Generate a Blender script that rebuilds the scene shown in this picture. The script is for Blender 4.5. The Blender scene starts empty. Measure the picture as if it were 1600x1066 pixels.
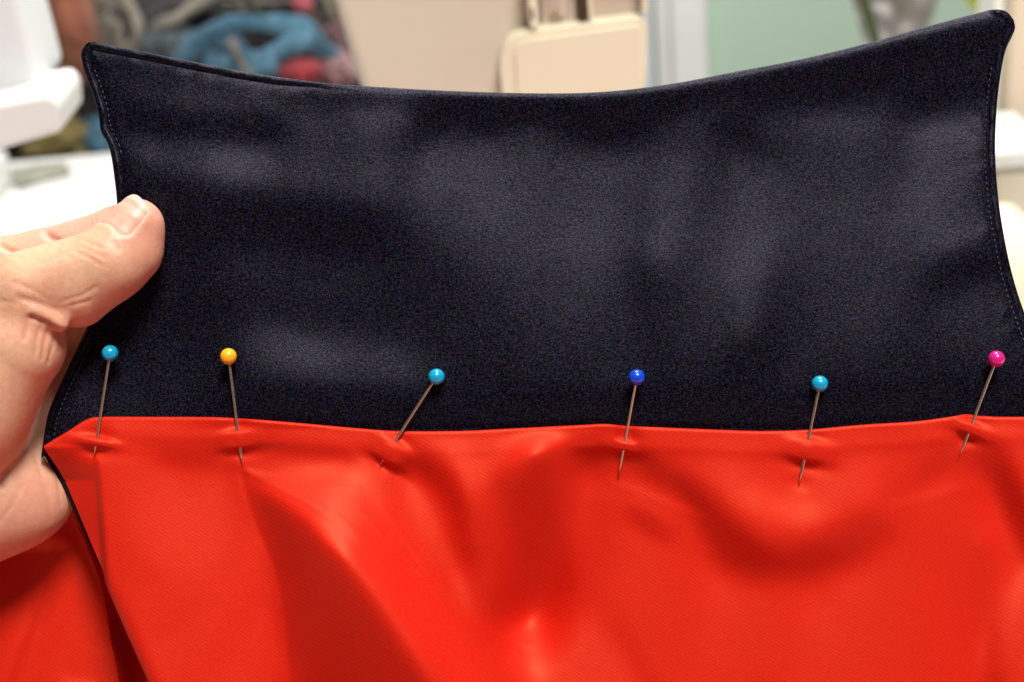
import bpy, bmesh, math, random
import numpy as np
from mathutils import Vector, Matrix, noise
random.seed(7); np.random.seed(7)
S = bpy.context.scene
C = S.collection

# ------------------------------------------------------------------ camera
PITCH, ROLL = math.radians(25), math.radians(5)
FPX, CX, CY = 2450.0, 800.0, 533.0            # focal length in photo pixels
D0 = 0.395                                     # lens to collar
CAM = np.array([0.0, 0.0, 0.39])               # table top is z = 0
r0 = np.array([1.0, 0, 0]); u0 = np.array([0, math.sin(PITCH), math.cos(PITCH)])
FWD = np.array([0, math.cos(PITCH), -math.sin(PITCH)])
RIGHT = math.cos(ROLL) * r0 - math.sin(ROLL) * u0
UP = math.sin(ROLL) * r0 + math.cos(ROLL) * u0
cam = bpy.data.cameras.new('camera'); cam_o = bpy.data.objects.new('camera', cam); C.objects.link(cam_o)
m = Matrix.Identity(4)
for i in range(3):
    m[i][0], m[i][1], m[i][2], m[i][3] = RIGHT[i], UP[i], -FWD[i], CAM[i]
cam_o.matrix_world = m
cam.sensor_width = 36; cam.lens = 36 * FPX / 1600; cam.clip_start = 0.01; cam.clip_end = 50
cam.dof.use_dof = True; cam.dof.focus_distance = D0 - 0.004; cam.dof.aperture_fstop = 12.5
S.camera = cam_o

# ------------------------------------------------------------------ light
w = bpy.data.worlds.new('World'); S.world = w; w.use_nodes = True
w.node_tree.nodes['Background'].inputs[0].default_value = (1.0, 0.965, 0.92, 1)
w.node_tree.nodes['Background'].inputs[1].default_value = 0.045
def area_lamp(name, up_deg, right_deg, dist, size, energy, col):
    a, b = math.radians(up_deg), math.radians(right_deg)
    d = math.sin(a) * UP + math.cos(a) * (math.sin(b) * RIGHT - math.cos(b) * FWD)
    tgt = CAM + FWD * D0
    p = tgt + d * dist
    l = bpy.data.lights.new(name, 'AREA'); l.shape = 'DISK'; l.size = size; l.energy = energy; l.color = col
    o = bpy.data.objects.new(name, l); C.objects.link(o)
    o.location = p; o.rotation_euler = Vector(tgt - p).to_track_quat('-Z', 'Y').to_euler()
area_lamp('ceiling_lamp', 46, 10, 1.6, 0.50, 46, (1.0, 0.95, 0.88))
lr = bpy.data.lights.new('background_fill', 'AREA'); lr.shape = 'DISK'; lr.size = 0.6; lr.energy = 34; lr.color = (1.0, 0.97, 0.93)  # unseen fill added overhead to brighten the wall, trim and table behind
lro = bpy.data.objects.new('background_fill', lr); C.objects.link(lro); lro.location = (0.2, 1.15, 1.6)
S.view_settings.view_transform = 'Standard'; S.view_settings.look = 'None'
S.view_settings.exposure = 0.0; S.view_settings.gamma = 1.0; S.view_settings.use_curve_mapping = False
S.cycles.use_denoising = True

# ------------------------------------------------------------------ helpers
def loc2w(q):                                   # collar frame in mm (x right, y up, z to the lens) -> world
    q = np.asarray(q, float) * 0.001
    return CAM + FWD * D0 + q[..., 0:1] * RIGHT + q[..., 1:2] * UP - q[..., 2:3] * FWD
def Lp(px, py, z):                              # photo pixel at height z mm over the collar plane -> collar frame mm
    px, py, z = np.broadcast_arrays(np.asarray(px, float), np.asarray(py, float), np.asarray(z, float))
    d = D0 * 1000 - z
    return np.stack([(px - CX) / FPX * d, -(py - CY) / FPX * d, z], -1)
def at(px, py, Y):                              # photo pixel on the upright plane y = Y -> world
    d = FWD + (px - CX) / FPX * RIGHT - (py - CY) / FPX * UP
    return CAM + d * (Y - CAM[1]) / d[1]
def on(px, py, z):                              # photo pixel on the level plane z
    d = FWD + (px - CX) / FPX * RIGHT - (py - CY) / FPX * UP
    return CAM + d * (z - CAM[2]) / d[2]

def tag(o, label=None, cat=None, group=None, kind=None):
    if label: o['label'] = label
    if cat: o['category'] = cat
    if group: o['group'] = group
    if kind: o['kind'] = kind
    return o
def thing(name, loc, label, cat, group=None):
    o = bpy.data.objects.new(name, None); C.objects.link(o); o.empty_display_size = 0.02
    o.location = loc
    return tag(o, label, cat, group)
def wloc(o):
    v = np.zeros(3)
    while o is not None:
        v += np.array(o.location); o = o.parent
    return v
def mesh_obj(name, verts, faces, mat, parent=None, smooth=True, origin=None):
    verts = np.asarray(verts, float).reshape(-1, 3)
    if origin is None: origin = verts.mean(0)
    origin = np.asarray(origin, float)
    me = bpy.data.meshes.new(name)
    me.from_pydata((verts - origin).tolist(), [], faces if isinstance(faces, list) else faces.tolist())
    me.materials.append(mat); me.update()
    if smooth: me.polygons.foreach_set('use_smooth', [True] * len(me.polygons))
    o = bpy.data.objects.new(name, me); C.objects.link(o)
    if parent is not None:
        o.parent = parent; o.location = origin - wloc(parent)
    else: o.location = origin
    return o
def grid_faces(n, mm, off=0, flip=False, wrap=False):
    i, j = np.meshgrid(np.arange(n - 1), np.arange(mm if wrap else mm - 1), indexing='ij')
    j2 = (j + 1) % mm
    f = np.stack([i * mm + j, (i + 1) * mm + j, (i + 1) * mm + j2, i * mm + j2], -1).reshape(-1, 4) + off
    return f[:, ::-1] if flip else f
def tube(pts, rad, n=10):                        # swept round tube, closed ends
    pts = np.asarray(pts, float); k = len(pts); rad = np.broadcast_to(rad, (k,))
    t = np.gradient(pts, axis=0); t /= np.linalg.norm(t, axis=1)[:, None]
    ref = np.array([0, 0, 1.0]) if abs(t[0][2]) < 0.9 else np.array([1.0, 0, 0])
    a = np.cross(t, ref); a /= np.linalg.norm(a, axis=1)[:, None]; b = np.cross(t, a)
    th = np.arange(n) / n * 2 * math.pi
    v = pts[:, None] + rad[:, None, None] * (np.cos(th)[None, :, None] * a[:, None] + np.sin(th)[None, :, None] * b[:, None])
    v = v.reshape(-1, 3); f = grid_faces(k, n, wrap=True).tolist()
    f.append(list(range(n))); f.append(list(range((k - 1) * n, k * n))[::-1])
    return v, f
def smooth_curve(pts, n):                        # resampled Catmull-Rom
    p = np.asarray(pts, float); q = np.vstack([2 * p[0] - p[1], p, 2 * p[-1] - p[-2]]); out = []
    for i in range(len(p) - 1):
        t = np.linspace(0, 1, 24, endpoint=False)[:, None]; a, b, c, d = q[i:i + 4]
        out.append(0.5 * (2 * b + (c - a) * t + (2 * a - 5 * b + 4 * c - d) * t ** 2 + (3 * b - a - 3 * c + d) * t ** 3))
    o = np.vstack(out + [p[-1:]])
    L = np.r_[0, np.cumsum(np.linalg.norm(np.diff(o, axis=0), axis=1))]
    s = np.linspace(0, L[-1], n)
    return np.stack([np.interp(s, L, o[:, k]) for k in range(o.shape[1])], -1)
def seg_dist(X, Y, poly):                        # distance from a field of points to a polyline
    best = np.full(X.shape, 1e9)
    for (x0, y0), (x1, y1) in zip(poly[:-1], poly[1:]):
        dx, dy = x1 - x0, y1 - y0; L = dx * dx + dy * dy + 1e-9
        t = np.clip(((X - x0) * dx + (Y - y0) * dy) / L, 0, 1)
        best = np.minimum(best, np.hypot(X - x0 - t * dx, Y - y0 - t * dy))
    return best
def in_poly(X, Y, poly):
    ins = np.zeros(X.shape, bool); p = list(poly)
    for (x0, y0), (x1, y1) in zip(p, p[1:] + p[:1]):
        if y0 == y1: continue
        c = (y0 > Y) != (y1 > Y)
        ins ^= c & (X < (x1 - x0) * (Y - y0) / (y1 - y0) + x0)
    return ins
class Slopes:
    """where a cloth leans up (+) or down (-); solve() integrates the lean into a relief in pixels"""
    def __init__(s, u0, u1, v0, v1, step):
        s.u = np.arange(u0, u1, step); s.v = np.arange(v0, v1, step); s.step = step
        s.X, s.Y = np.meshgrid(s.u, s.v); s.B = np.zeros(s.X.shape)
    def line(s, pts, wd, val):
        a = np.exp(-(seg_dist(s.X, s.Y, pts) / wd) ** 2); s.B = s.B * (1 - a) + val * a
    def area(s, pts, soft, val, op=1.0):
        d = seg_dist(s.X, s.Y, list(pts) + [pts[0]]); d = np.where(in_poly(s.X, s.Y, pts), d, -d)
        a = op / (1 + np.exp(-np.clip(d / soft * 2.2, -40, 40))); s.B = s.B * (1 - a) + val * a
    def blob(s, x, y, rx, ry, val):
        a = np.exp(-((s.X - x) / rx) ** 2 - ((s.Y - y) / ry) ** 2); s.B = s.B * (1 - a) + val * a
    def solve(s, scale, lu=0.15, lv=1.0, lam=0.06, low=700.):
        B = (s.B - s.B.mean()) * scale
        n, mm = B.shape
        Bp = np.pad(B, ((n // 2, n // 2), (mm // 4, mm // 4)), mode='reflect')
        kv = np.fft.fftfreq(Bp.shape[0], s.step)[:, None] * 2 * math.pi
        ku = np.fft.fftfreq(Bp.shape[1], s.step)[None, :] * 2 * math.pi
        D = 1j * (lu * ku + lv * kv)
        H = np.conj(D) * np.fft.fft2(Bp) / (np.abs(D) ** 2 + lam * (ku ** 2 + kv ** 2) + (2 * math.pi / low) ** 2 * 0.05)
        h = np.real(np.fft.ifft2(H))
        s.h = h[n // 2:n // 2 + n, mm // 4:mm // 4 + mm]; return s.h
    def soften(s, px):
        n, mm = s.B.shape; Bp = np.pad(s.B, 30, mode='edge')
        kv = np.fft.fftfreq(Bp.shape[0], s.step)[:, None]; ku = np.fft.fftfreq(Bp.shape[1], s.step)[None, :]
        s.B = np.real(np.fft.ifft2(np.fft.fft2(Bp) * np.exp(-2 * (math.pi * px) ** 2 * (ku ** 2 + kv ** 2))))[30:30 + n, 30:30 + mm]
    def settle(s, anchor, vmax, iters=130, alpha=30.0, beta=0.014, wa=0.02, lx=0.12, ly=0.72, lz=0.684):
        # find the relief whose lean meets the wanted one under the lamp, as smooth as cloth bends, held at the pinned edge
        want = np.clip(lz + np.where(s.B > 0, 0.38, 0.98) * s.B, 0.08, 0.93)
        pad = 40; n0, n1 = want.shape; e0, e1 = -(n0 + 2 * pad) % 32, -(n1 + 2 * pad) % 32
        grow = lambda f: np.pad(f, ((pad, pad + e0), (pad, pad + e1)), mode='edge')
        W_ = grow(want)
        Am = grow(anchor) * wa
        ww = grow(np.where(s.Y < vmax, 1.0, 0.15))
        h = grow(s.solve(0.6, -lx / ly, 1.0, 0.03, 1600.)) / s.step
        kv = np.sin(np.fft.fftfreq(h.shape[0]) * math.pi)[:, None] * 2; ku = np.sin(np.fft.rfftfreq(h.shape[1]) * math.pi)[None, :] * 2
        k2 = kv ** 2 + ku ** 2
        al = alpha / s.step ** 4 * 4
        pre = 1 / ((0.55 + beta) * k2 + al * k2 ** 2 + wa * 0.3 + 2e-4)
        d0 = lambda f: np.roll(f, -1, 0) - f; d1 = lambda f: np.roll(f, -1, 1) - f
        a0 = lambda f: np.roll(f, 1, 0) - f; a1 = lambda f: np.roll(f, 1, 1) - f
        y = h.copy(); prev = h.copy(); t = 1.0
        for it in range(iters):
            gv, gu = d0(y), d1(y); W2 = np.sqrt(1 + gu ** 2 + gv ** 2); N = lz - lx * gu + ly * gv
            r = (N / W2 - W_) * ww
            g = a1(r * (-lx / W2 - N * gu / W2 ** 3)) + a0(r * (ly / W2 - N * gv / W2 ** 3)) + Am * y
            G = np.fft.rfft2(g) + (al * k2 ** 2 + beta * k2) * np.fft.rfft2(y)
            new = y - 0.8 * np.fft.irfft2(G * pre, s=y.shape)
            t2 = (1 + math.sqrt(1 + 4 * t * t)) / 2; y = new + (t - 1) / t2 * (new - prev) * 0.9; prev = new; t = t2
        s.res = float(np.sqrt((((N / W2 - W_) * ww) ** 2).mean())); s.shade = (N / W2)[pad:pad + n0, pad:pad + n1]
        s.h = prev[pad:pad + n0, pad:pad + n1] * s.step; return s.h
    def sample(s, x, y, f=None):
        f = s.h if f is None else f
        a = np.clip((np.asarray(x, float) - s.u[0]) / s.step, 0, len(s.u) - 1.001)
        b = np.clip((np.asarray(y, float) - s.v[0]) / s.step, 0, len(s.v) - 1.001)
        i, j = a.astype(int), b.astype(int); a, b = a - i, b - j
        return (f[j, i] * (1 - a) + f[j, i + 1] * a) * (1 - b) + (f[j + 1, i] * (1 - a) + f[j + 1, i + 1] * a) * b

# ------------------------------------------------------------------ materials
def mat(name, col, rough=0.5, spec=0.5, metal=0.0, sss=0.0, sssr=(1, .3, .15), sss_scale=0.002, sheen=0.0, coat=0.0):
    M = bpy.data.materials.new(name); M.use_nodes = True; n = M.node_tree.nodes; b = n['Principled BSDF']
    b.inputs['Base Color'].default_value = (*col, 1); b.inputs['Roughness'].default_value = rough
    b.inputs['Specular IOR Level'].default_value = spec; b.inputs['Metallic'].default_value = metal
    b.inputs['Subsurface Weight'].default_value = sss; b.inputs['Subsurface Radius'].default_value = sssr
    b.inputs['Subsurface Scale'].default_value = sss_scale
    b.inputs['Sheen Weight'].default_value = sheen; b.inputs['Coat Weight'].default_value = coat
    return M
def nd(M, typ, **kw):
    x = M.node_tree.nodes.new(typ)
    for k, v in kw.items(): setattr(x, k, v)
    return x
def lk(M, a, b): M.node_tree.links.new(a, b)
def coord(M, scale=(1, 1, 1), rot=(0, 0, 0)):
    tc = nd(M, 'ShaderNodeTexCoord'); mp = nd(M, 'ShaderNodeMapping')
    mp.inputs['Scale'].default_value = scale; mp.inputs['Rotation'].default_value = rot
    lk(M, tc.outputs['Object'], mp.inputs['Vector']); return mp.outputs['Vector']
def noise_tex(M, vec, scale, detail=2.0, rough=0.5):
    x = nd(M, 'ShaderNodeTexNoise'); x.inputs['Scale'].default_value = scale
    x.inputs['Detail'].default_value = detail; x.inputs['Roughness'].default_value = rough
    lk(M, vec, x.inputs['Vector']); return x
def ramp(M, fac, stops):
    x = nd(M, 'ShaderNodeValToRGB'); e = x.color_ramp.elements
    while len(e) < len(stops): e.new(0.5)
    for k, (p, c) in enumerate(stops): e[k].position = p; e[k].color = (*c, 1)
    lk(M, fac, x.inputs['Fac']); return x.outputs['Color']
def bump(M, height, dist, strength=1.0, prev=None):
    x = nd(M, 'ShaderNodeBump'); x.inputs['Distance'].default_value = dist; x.inputs['Strength'].default_value = strength
    lk(M, height, x.inputs['Height'])
    if prev is not None: lk(M, prev, x.inputs['Normal'])
    return x.outputs['Normal']
def bs(M): return M.node_tree.nodes['Principled BSDF']
def mixcol(M, fac, a, b, mode='MIX'):
    x = nd(M, 'ShaderNodeMix', data_type='RGBA', blend_type=mode)
    if isinstance(fac, float): x.inputs[0].default_value = fac
    else: lk(M, fac, x.inputs[0])
    for s, v in ((6, a), (7, b)):
        if isinstance(v, tuple): x.inputs[s].default_value = (*v, 1)
        else: lk(M, v, x.inputs[s])
    return x.outputs[2]

def satin(name, c_lo, c_hi, rough, spec, grain, tint=0.0, weave=0.00002):
    M = mat(name, c_lo, rough, spec); v = coord(M)
    g = noise_tex(M, v, grain, 3.0, 0.75)
    col = ramp(M, g.outputs['Fac'], [(0.46, c_lo), (0.66, c_hi)])
    if tint:
        g2 = noise_tex(M, v, grain * 0.8, 2.0, 0.7)
        x = nd(M, 'ShaderNodeHueSaturation'); x.inputs['Saturation'].default_value = 3.0
        lk(M, g2.outputs['Color'], x.inputs['Color'])
        col = mixcol(M, tint, col, x.outputs['Color'], 'OVERLAY')
    lk(M, col, bs(M).inputs['Base Color'])
    r = nd(M, 'ShaderNodeMapRange'); r.inputs[3].default_value = rough - 0.12; r.inputs[4].default_value = rough + 0.14
    lk(M, g.outputs['Fac'], r.inputs[0]); lk(M, r.outputs[0], bs(M).inputs['Roughness'])
    sp = nd(M, 'ShaderNodeMapRange'); sp.inputs[1].default_value = 0.40; sp.inputs[2].default_value = 0.66
    sp.inputs[3].default_value = spec * 0.45; sp.inputs[4].default_value = spec * 1.6
    lk(M, g.outputs['Fac'], sp.inputs[0]); lk(M, sp.outputs[0], bs(M).inputs['Specular IOR Level'])
    big = noise_tex(M, v, 45, 2.0, 0.5)
    n1 = bump(M, big.outputs['Fac'], 0.0012, 0.30)
    bs(M).inputs['Specular Tint'].default_value = (0.77, 0.75, 1.0, 1)
    lk(M, bump(M, g.outputs['Fac'], weave, 1.0, n1), bs(M).inputs['Normal'])
    return M
M_black = satin('black_satin', (0.0002, 0.0002, 0.0009), (0.0185, 0.0168, 0.038), 0.40, 0.17, 2300, 0.8, 0.00008)
M_lining = mat('black_lining', (0.004, 0.004, 0.006), 0.7, 0.2)
M_thread = mat('black_thread', (0.013, 0.013, 0.024), 0.5, 0.4)

def red_cloth(name, base):
    M = mat(name, base, 0.5, 0.95); v = coord(M)
    lo = tuple(c * 0.86 for c in base); hi = (min(base[0] * 1.12, 0.95), base[1] * 2.6, base[2] * 2.6)
    wv = nd(M, 'ShaderNodeTexWave', wave_type='BANDS', bands_direction='DIAGONAL')
    tc = coord(M, (1, 1, 1), (0, 0, 0))
    # diagonal twill in the plane of the cloth
    wv.inputs['Scale'].default_value = 450; wv.inputs['Distortion'].default_value = 1.6; wv.inputs['Detail'].default_value = 2
    wv.inputs['Detail Scale'].default_value = 3.0
    lk(M, tc, wv.inputs['Vector'])
    g = noise_tex(M, v, 1900, 3.0, 0.7)
    mx = nd(M, 'ShaderNodeMath', operation='MULTIPLY_ADD'); mx.inputs[1].default_value = 0.26
    lk(M, wv.outputs['Fac'], mx.inputs[0]); lk(M, g.outputs['Fac'], mx.inputs[2])
    col = ramp(M, mx.outputs[0], [(0.40, lo), (0.95, hi)])
    lk(M, col, bs(M).inputs['Base Color'])
    big = noise_tex(M, v, 70, 3.0, 0.55)
    n1 = bump(M, big.outputs['Fac'], 0.0012, 0.14)
    lk(M, bump(M, mx.outputs[0], 0.00004, 1.0, n1), bs(M).inputs['Normal'])
    bs(M).inputs['Roughness'].default_value = 0.60
    bs(M).inputs['Specular Tint'].default_value = (1, 0.42, 0.20, 1)
    bs(M).inputs['Sheen Weight'].default_value = 0.03; bs(M).inputs['Sheen Roughness'].default_value = 0.4
    bs(M).inputs['Sheen Tint'].default_value = (1, 0.35, 0.2, 1)
    return M
M_red = red_cloth('red_satin', (0.57, 0.0035, 0.0012))

# ------------------------------------------------------------------ setting: table, wall
def rbox(name, lo, hi, mt, parent=None, bev=0.004, seg=3):
    bm = bmesh.new(); bmesh.ops.create_cube(bm, size=1.0)
    lo, hi = np.array(lo, float), np.array(hi, float); c = (lo + hi) / 2
    for vv in bm.verts: vv.co = Vector((lo - c) + (np.array(vv.co) + 0.5) * (hi - lo))
    if bev: bmesh.ops.bevel(bm, geom=list(bm.edges), offset=bev, segments=seg, profile=0.5, affect='EDGES')
    me = bpy.data.meshes.new(name); bm.to_mesh(me); bm.free(); me.materials.append(mt)
    for p in me.polygons: p.use_smooth = len(p.vertices) == 4 and p.area < 4 * bev * max(hi - lo) and bev > 0
    o = bpy.data.objects.new(name, me); C.objects.link(o)
    o.location = c - (wloc(parent) if parent else 0)
    if parent: o.parent = parent
    return o
def prism(name, front, back, mt, parent=None, bev=0.004, seg=4):
    """solid between two matching outlines, edges rounded"""
    front, back = np.asarray(front, float), np.asarray(back, float); n = len(front); c = np.vstack([front, back]).mean(0)
    bm = bmesh.new()
    a = [bm.verts.new(Vector(p - c)) for p in front]; b = [bm.verts.new(Vector(p - c)) for p in back]
    bm.faces.new(a); bm.faces.new(b[::-1])
    for i in range(n): bm.faces.new((a[i], b[i], b[(i + 1) % n], a[(i + 1) % n]))
    bmesh.ops.recalc_face_normals(bm, faces=list(bm.faces))
    if bev: bmesh.ops.bevel(bm, geom=list(bm.edges), offset=bev, segments=seg, profile=0.5, affect='EDGES', clamp_overlap=True)
    me = bpy.data.meshes.new(name); bm.to_mesh(me); bm.free(); me.materials.append(mt)
    me.polygons.foreach_set('use_smooth', [True] * len(me.polygons))
    o = bpy.data.objects.new(name, me); C.objects.link(o); o.location = c - (wloc(parent) if parent else 0)
    if parent: o.parent = parent
    md = o.modifiers.new('wn', 'WEIGHTED_NORMAL'); md.keep_sharp = True
    return o
def plain(name, col, rough, var=0.04, scale=8, spec=0.5, bmp=0.0003):
    M = mat(name, col, rough, spec); g = noise_tex(M, coord(M), scale, 4, 0.6)
    col2 = tuple(max(0, c * (1 - var * 3)) for c in col)
    lk(M, ramp(M, g.outputs['Fac'], [(0.3, col2), (0.7, col)]), bs(M).inputs['Base Color'])
    g2 = noise_tex(M, coord(M), scale * 30, 2, 0.6)
    lk(M, bump(M, g2.outputs['Fac'], bmp, 0.5), bs(M).inputs['Normal']); return M
M_white = plain('white_laminate', (0.74, 0.74, 0.73), 0.35)
M_wall = plain('sage_wall_paint', (0.50, 0.665, 0.54), 0.7, 0.02, 3)
M_trim = plain('white_trim_paint', (0.90, 0.93, 0.91), 0.4, 0.02)
M_cream = plain('cream_plastic', (0.77, 0.71, 0.54), 0.32, 0.015, 12, 0.5, 0.0001)
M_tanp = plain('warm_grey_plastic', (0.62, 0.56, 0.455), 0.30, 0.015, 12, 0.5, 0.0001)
M_mauve = plain('mauve_grey_plastic', (0.50, 0.42, 0.35), 0.35, 0.02, 12)
M_gap = mat('dark_gap', (0.05, 0.03, 0.012), 0.7)
M_cool = plain('cool_white_plastic', (0.70, 0.73, 0.76), 0.35, 0.015)

tag(rbox('table', (-1.1, -0.25, -0.035), (1.1, 1.285, 0.0), M_white, None, 0.004), 'white laminate table top running behind the collar', 'table')
tag(rbox('wall', (-2.5, 1.90, -1.2), (2.5, 2.0, 1.6), M_wall, None, 0), kind='structure')
x0, x1 = at(1046, 60, 1.88)[0], at(1106, 60, 1.88)[0]
x2 = at(1000, 60, 1.89)[0]
dc = thing('door_casing', ((x0 + x1) / 2, 1.88, -1.2), 'white painted door casing on the sage green wall right of the machine', 'door casing')
rbox('casing_board', (x0, 1.868, -1.2), (x1, 1.9, 1.6), M_trim, dc, 0.006)
rbox('casing_bead', (x0 - 0.016, 1.874, -1.2), (x0 - 0.001, 1.9, 1.6), M_trim, dc, 0.004)
rbox('door_edge', (x2 - 0.25, 1.882, -1.2), (x0 - 0.019, 1.9, 1.6), M_cool, dc, 0.003)
bench_top = -0.17
tag(rbox('bench', (-1.4, 1.30, -0.6), (-0.05, 1.86, bench_top), plain('dark_bench_cloth', (0.05, 0.045, 0.04), 0.8), None, 0.02), 'low dark bench under the heap of clothes', 'bench')

# ------------------------------------------------------------------ black collar
top = [(131, 74), (135, 69), (141, 66), (152, 67), (200, 76), (300, 96), (400, 115), (500, 129), (560, 134), (700, 142), (850, 146), (950, 143), (1050, 131), (1150, 112),
       (1250, 93), (1350, 69), (1450, 41), (1530, 20), (1553, 15), (1572, 18), (1584, 31)]
left = [(131, 74), (128, 80), (127, 88), (132, 112), (145, 147), (154, 180), (158, 206), (171, 232), (179, 280), (183, 330), (178, 390), (160, 455), (134, 515), (102, 583), (76, 644), (66, 700), (64, 716)]
right = [(1584, 31), (1586, 44), (1581, 58), (1571, 80), (1563, 120), (1557, 175), (1555, 240), (1560, 310), (1569, 370), (1582, 430), (1601, 490), (1640, 590), (1663, 655), (1670, 670)]
bot = [(64, 716), (112, 690), (160, 672), (250, 671), (350, 672), (450, 679), (550, 688), (620, 692), (720, 692), (900, 684), (980, 685), (1150, 692), (1260, 691), (1350, 683), (1500, 668), (1670, 670)]
def dense(n, p):
    t = np.linspace(0, 1, n); return t + p * (-np.sin(2 * math.pi * t)) / (2 * math.pi)
NU, NV = 520, 260
def reparam(pts, n, p):
    c = smooth_curve(pts, 1500); tt = dense(n, p) * 1499; i = np.minimum(tt.astype(int), 1498); f = (tt - i)[:, None]
    return c[i] * (1 - f) + c[i + 1] * f
T, Bt = reparam(top, NU, 0.85), reparam(bot, NU, 0.85)
Lc, Rc = reparam(left, NV, 0.85), reparam(right, NV, 0.85)
sT = np.linspace(0, 1, NU)[None, :, None]; tT = np.linspace(0, 1, NV)[:, None, None]
sT = dense(NU, 0.85)[None, :, None]; tT = dense(NV, 0.85)[:, None, None]
uv = (1 - tT) * T[None] + tT * Bt[None] + (1 - sT) * Lc[:, None] + sT * Rc[:, None] - \
     ((1 - sT) * (1 - tT) * T[0] + sT * (1 - tT) * T[-1] + (1 - sT) * tT * Bt[0] + sT * tT * Bt[-1])
U, V = uv[..., 0], uv[..., 1]
outline = [tuple(p) for p in np.vstack([smooth_curve(left, 70)[::-1], smooth_curve(top, 110), smooth_curve(right, 70)])]
de = seg_dist(U, V, outline)
dcol = np.minimum(de, 400)
rimk = np.clip(1.15 - np.clip((U - 380) / 260, 0, 1) * 0.75, 0.4, 1) + 0.35 * np.clip((U - 1480) / 40, 0, 1)
lump = 1 + 0.22 * np.sin(U * 0.11 + 2 * np.sin(V * 0.05)) * np.sin(V * 0.083 + 1.3 * np.sin(U * 0.031))
topc = smooth_curve(top, 120)
d_top = seg_dist(U, V, [tuple(p) for p in topc if 330 < p[0] < 1548])
plain_top = np.clip((U - 420) / 150, 0, 1) * np.clip((de + 12 - d_top) / 10, 0, 1)
rim = 1.0 * rimk * lump * (1 - plain_top) * np.sqrt(np.clip(1 - ((dcol - 6.5) / 6.5) ** 2, 0, None)) * (dcol < 13)
body = np.where(dcol > 9, 1.5 * (1 - np.exp(-(dcol - 9) / (10 * (2 - lump)))), 0)
body = body * (1 - plain_top) + plain_top * 1.5 * (1 - np.exp(-dcol / 9)) ** 0.7
zf = np.maximum(rim, body)
K = Slopes(0, 1720, 0, 780, 5)
K.area([(760, 200), (1540, 230), (1560, 500), (1300, 600), (850, 560), (640, 330)], 120, 0.68)
K.area([(1020, 210), (1500, 260), (1480, 420), (1150, 480)], 110, 0.7, 0.5)
K.area([(200, 80), (520, 140), (640, 190), (600, 260), (200, 170)], 40, 0.35)
K.line([(140, 70), (560, 140), (1000, 165), (1300, 125), (1560, 50)], 30, -0.75)
K.line([(190, 188), (260, 198), (350, 203), (430, 200)], 20, -1.0)
K.line([(195, 224), (240, 242), (310, 250)], 24, 0.8)
K.line([(330, 262), (520, 300), (700, 275)], 50, 0.5)
K.line([(210, 340), (380, 345), (560, 370)], 48, -0.7)
K.line([(560, 178), (640, 178)], 26, 0.5)
K.line([(672, 190), (690, 182)], 20, -0.9); K.line([(745, 178), (775, 192)], 18, -0.8)
K.line([(900, 190), (960, 200), (1030, 180)], 28, -0.7)
K.line([(1040, 200), (1110, 175), (1150, 165)], 22, 0.4)
K.line([(1150, 195), (1195, 220)], 24, -0.6)
K.line([(1210, 195), (1340, 200), (1480, 200)], 34, 0.65)
K.line([(1430, 160), (1545, 130)], 26, -0.6)
K.line([(140, 480), (240, 450), (330, 480)], 60, -0.6)
K.line([(400, 420), (600, 440)], 45, 0.2)
K.line([(400, 540), (520, 560), (640, 575)], 46, 0.7)
K.line([(520, 640), (760, 640)], 30, 0.35)
K.line([(975, 420), (970, 600)], 34, 0.6); K.line([(1018, 440), (1022, 640)], 30, 0.05)
K.line([(1225, 530), (1218, 650)], 30, 0.6); K.line([(1165, 560), (1160, 660)], 24, -0.3); K.line([(1340, 620), (1370, 660)], 22, -0.4)
K.line([(1470, 432), (1560, 400)], 24, -0.6); K.line([(1440, 395), (1545, 358)], 26, 0.5)
K.line([(1440, 475), (1580, 505)], 28, 0.4)
K.line([(1400, 640), (1500, 615), (1620, 635)], 26, -0.4)
kr_ = np.random.RandomState(11)
for k in range(50):
    cx, cy, an, ln = kr_.uniform(150, 1600), kr_.uniform(110, 660), kr_.normal(0.2, 0.7), kr_.uniform(20, 90)
    K.B += 0.13 * kr_.uniform(-1, 1) * np.exp(-(seg_dist(K.X, K.Y, [(cx - math.cos(an) * ln, cy - math.sin(an) * ln), (cx + math.cos(an) * ln, cy + math.sin(an) * ln)]) / kr_.uniform(12, 40)) ** 2)
K.soften(16.0)
K.solve(0.48, -0.14, 1.0, 0.06, 700.)
zmean = (K.sample(U, V) / 6.2).mean()
def relief(x, y):                                # collar undulation in mm, calm under the thumb and where the red edge is pinned
    x, y = np.asarray(x, float), np.asarray(y, float)
    z = np.clip(K.sample(x, y) / 6.2 - zmean, -7, 7)
    z = z * (1 - 0.8 * np.exp(-((x - 205) / 90) ** 2 - ((y - 400) / 110) ** 2))
    return z * (1 - 0.85 * np.clip((y - 590) / 80, 0, 1) ** 2)
zw = relief(U, V)
def collar_z(x, y): return float(relief(x, y)) + 1.5
front = loc2w(Lp(U, V, zf + zw)).reshape(-1, 3)
back = loc2w(Lp(U, V, -zf + zw)).reshape(-1, 3)
faces = np.vstack([grid_faces(NV, NU), grid_faces(NV, NU, NV * NU, True)])
base = loc2w(Lp(850, 735, 0))
collar = thing('collar', base, 'black satin stand-up collar with flared points and stitched rim', 'collar')
mesh_obj('collar_body', np.vstack([front, back]), faces, M_black, collar)
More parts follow.
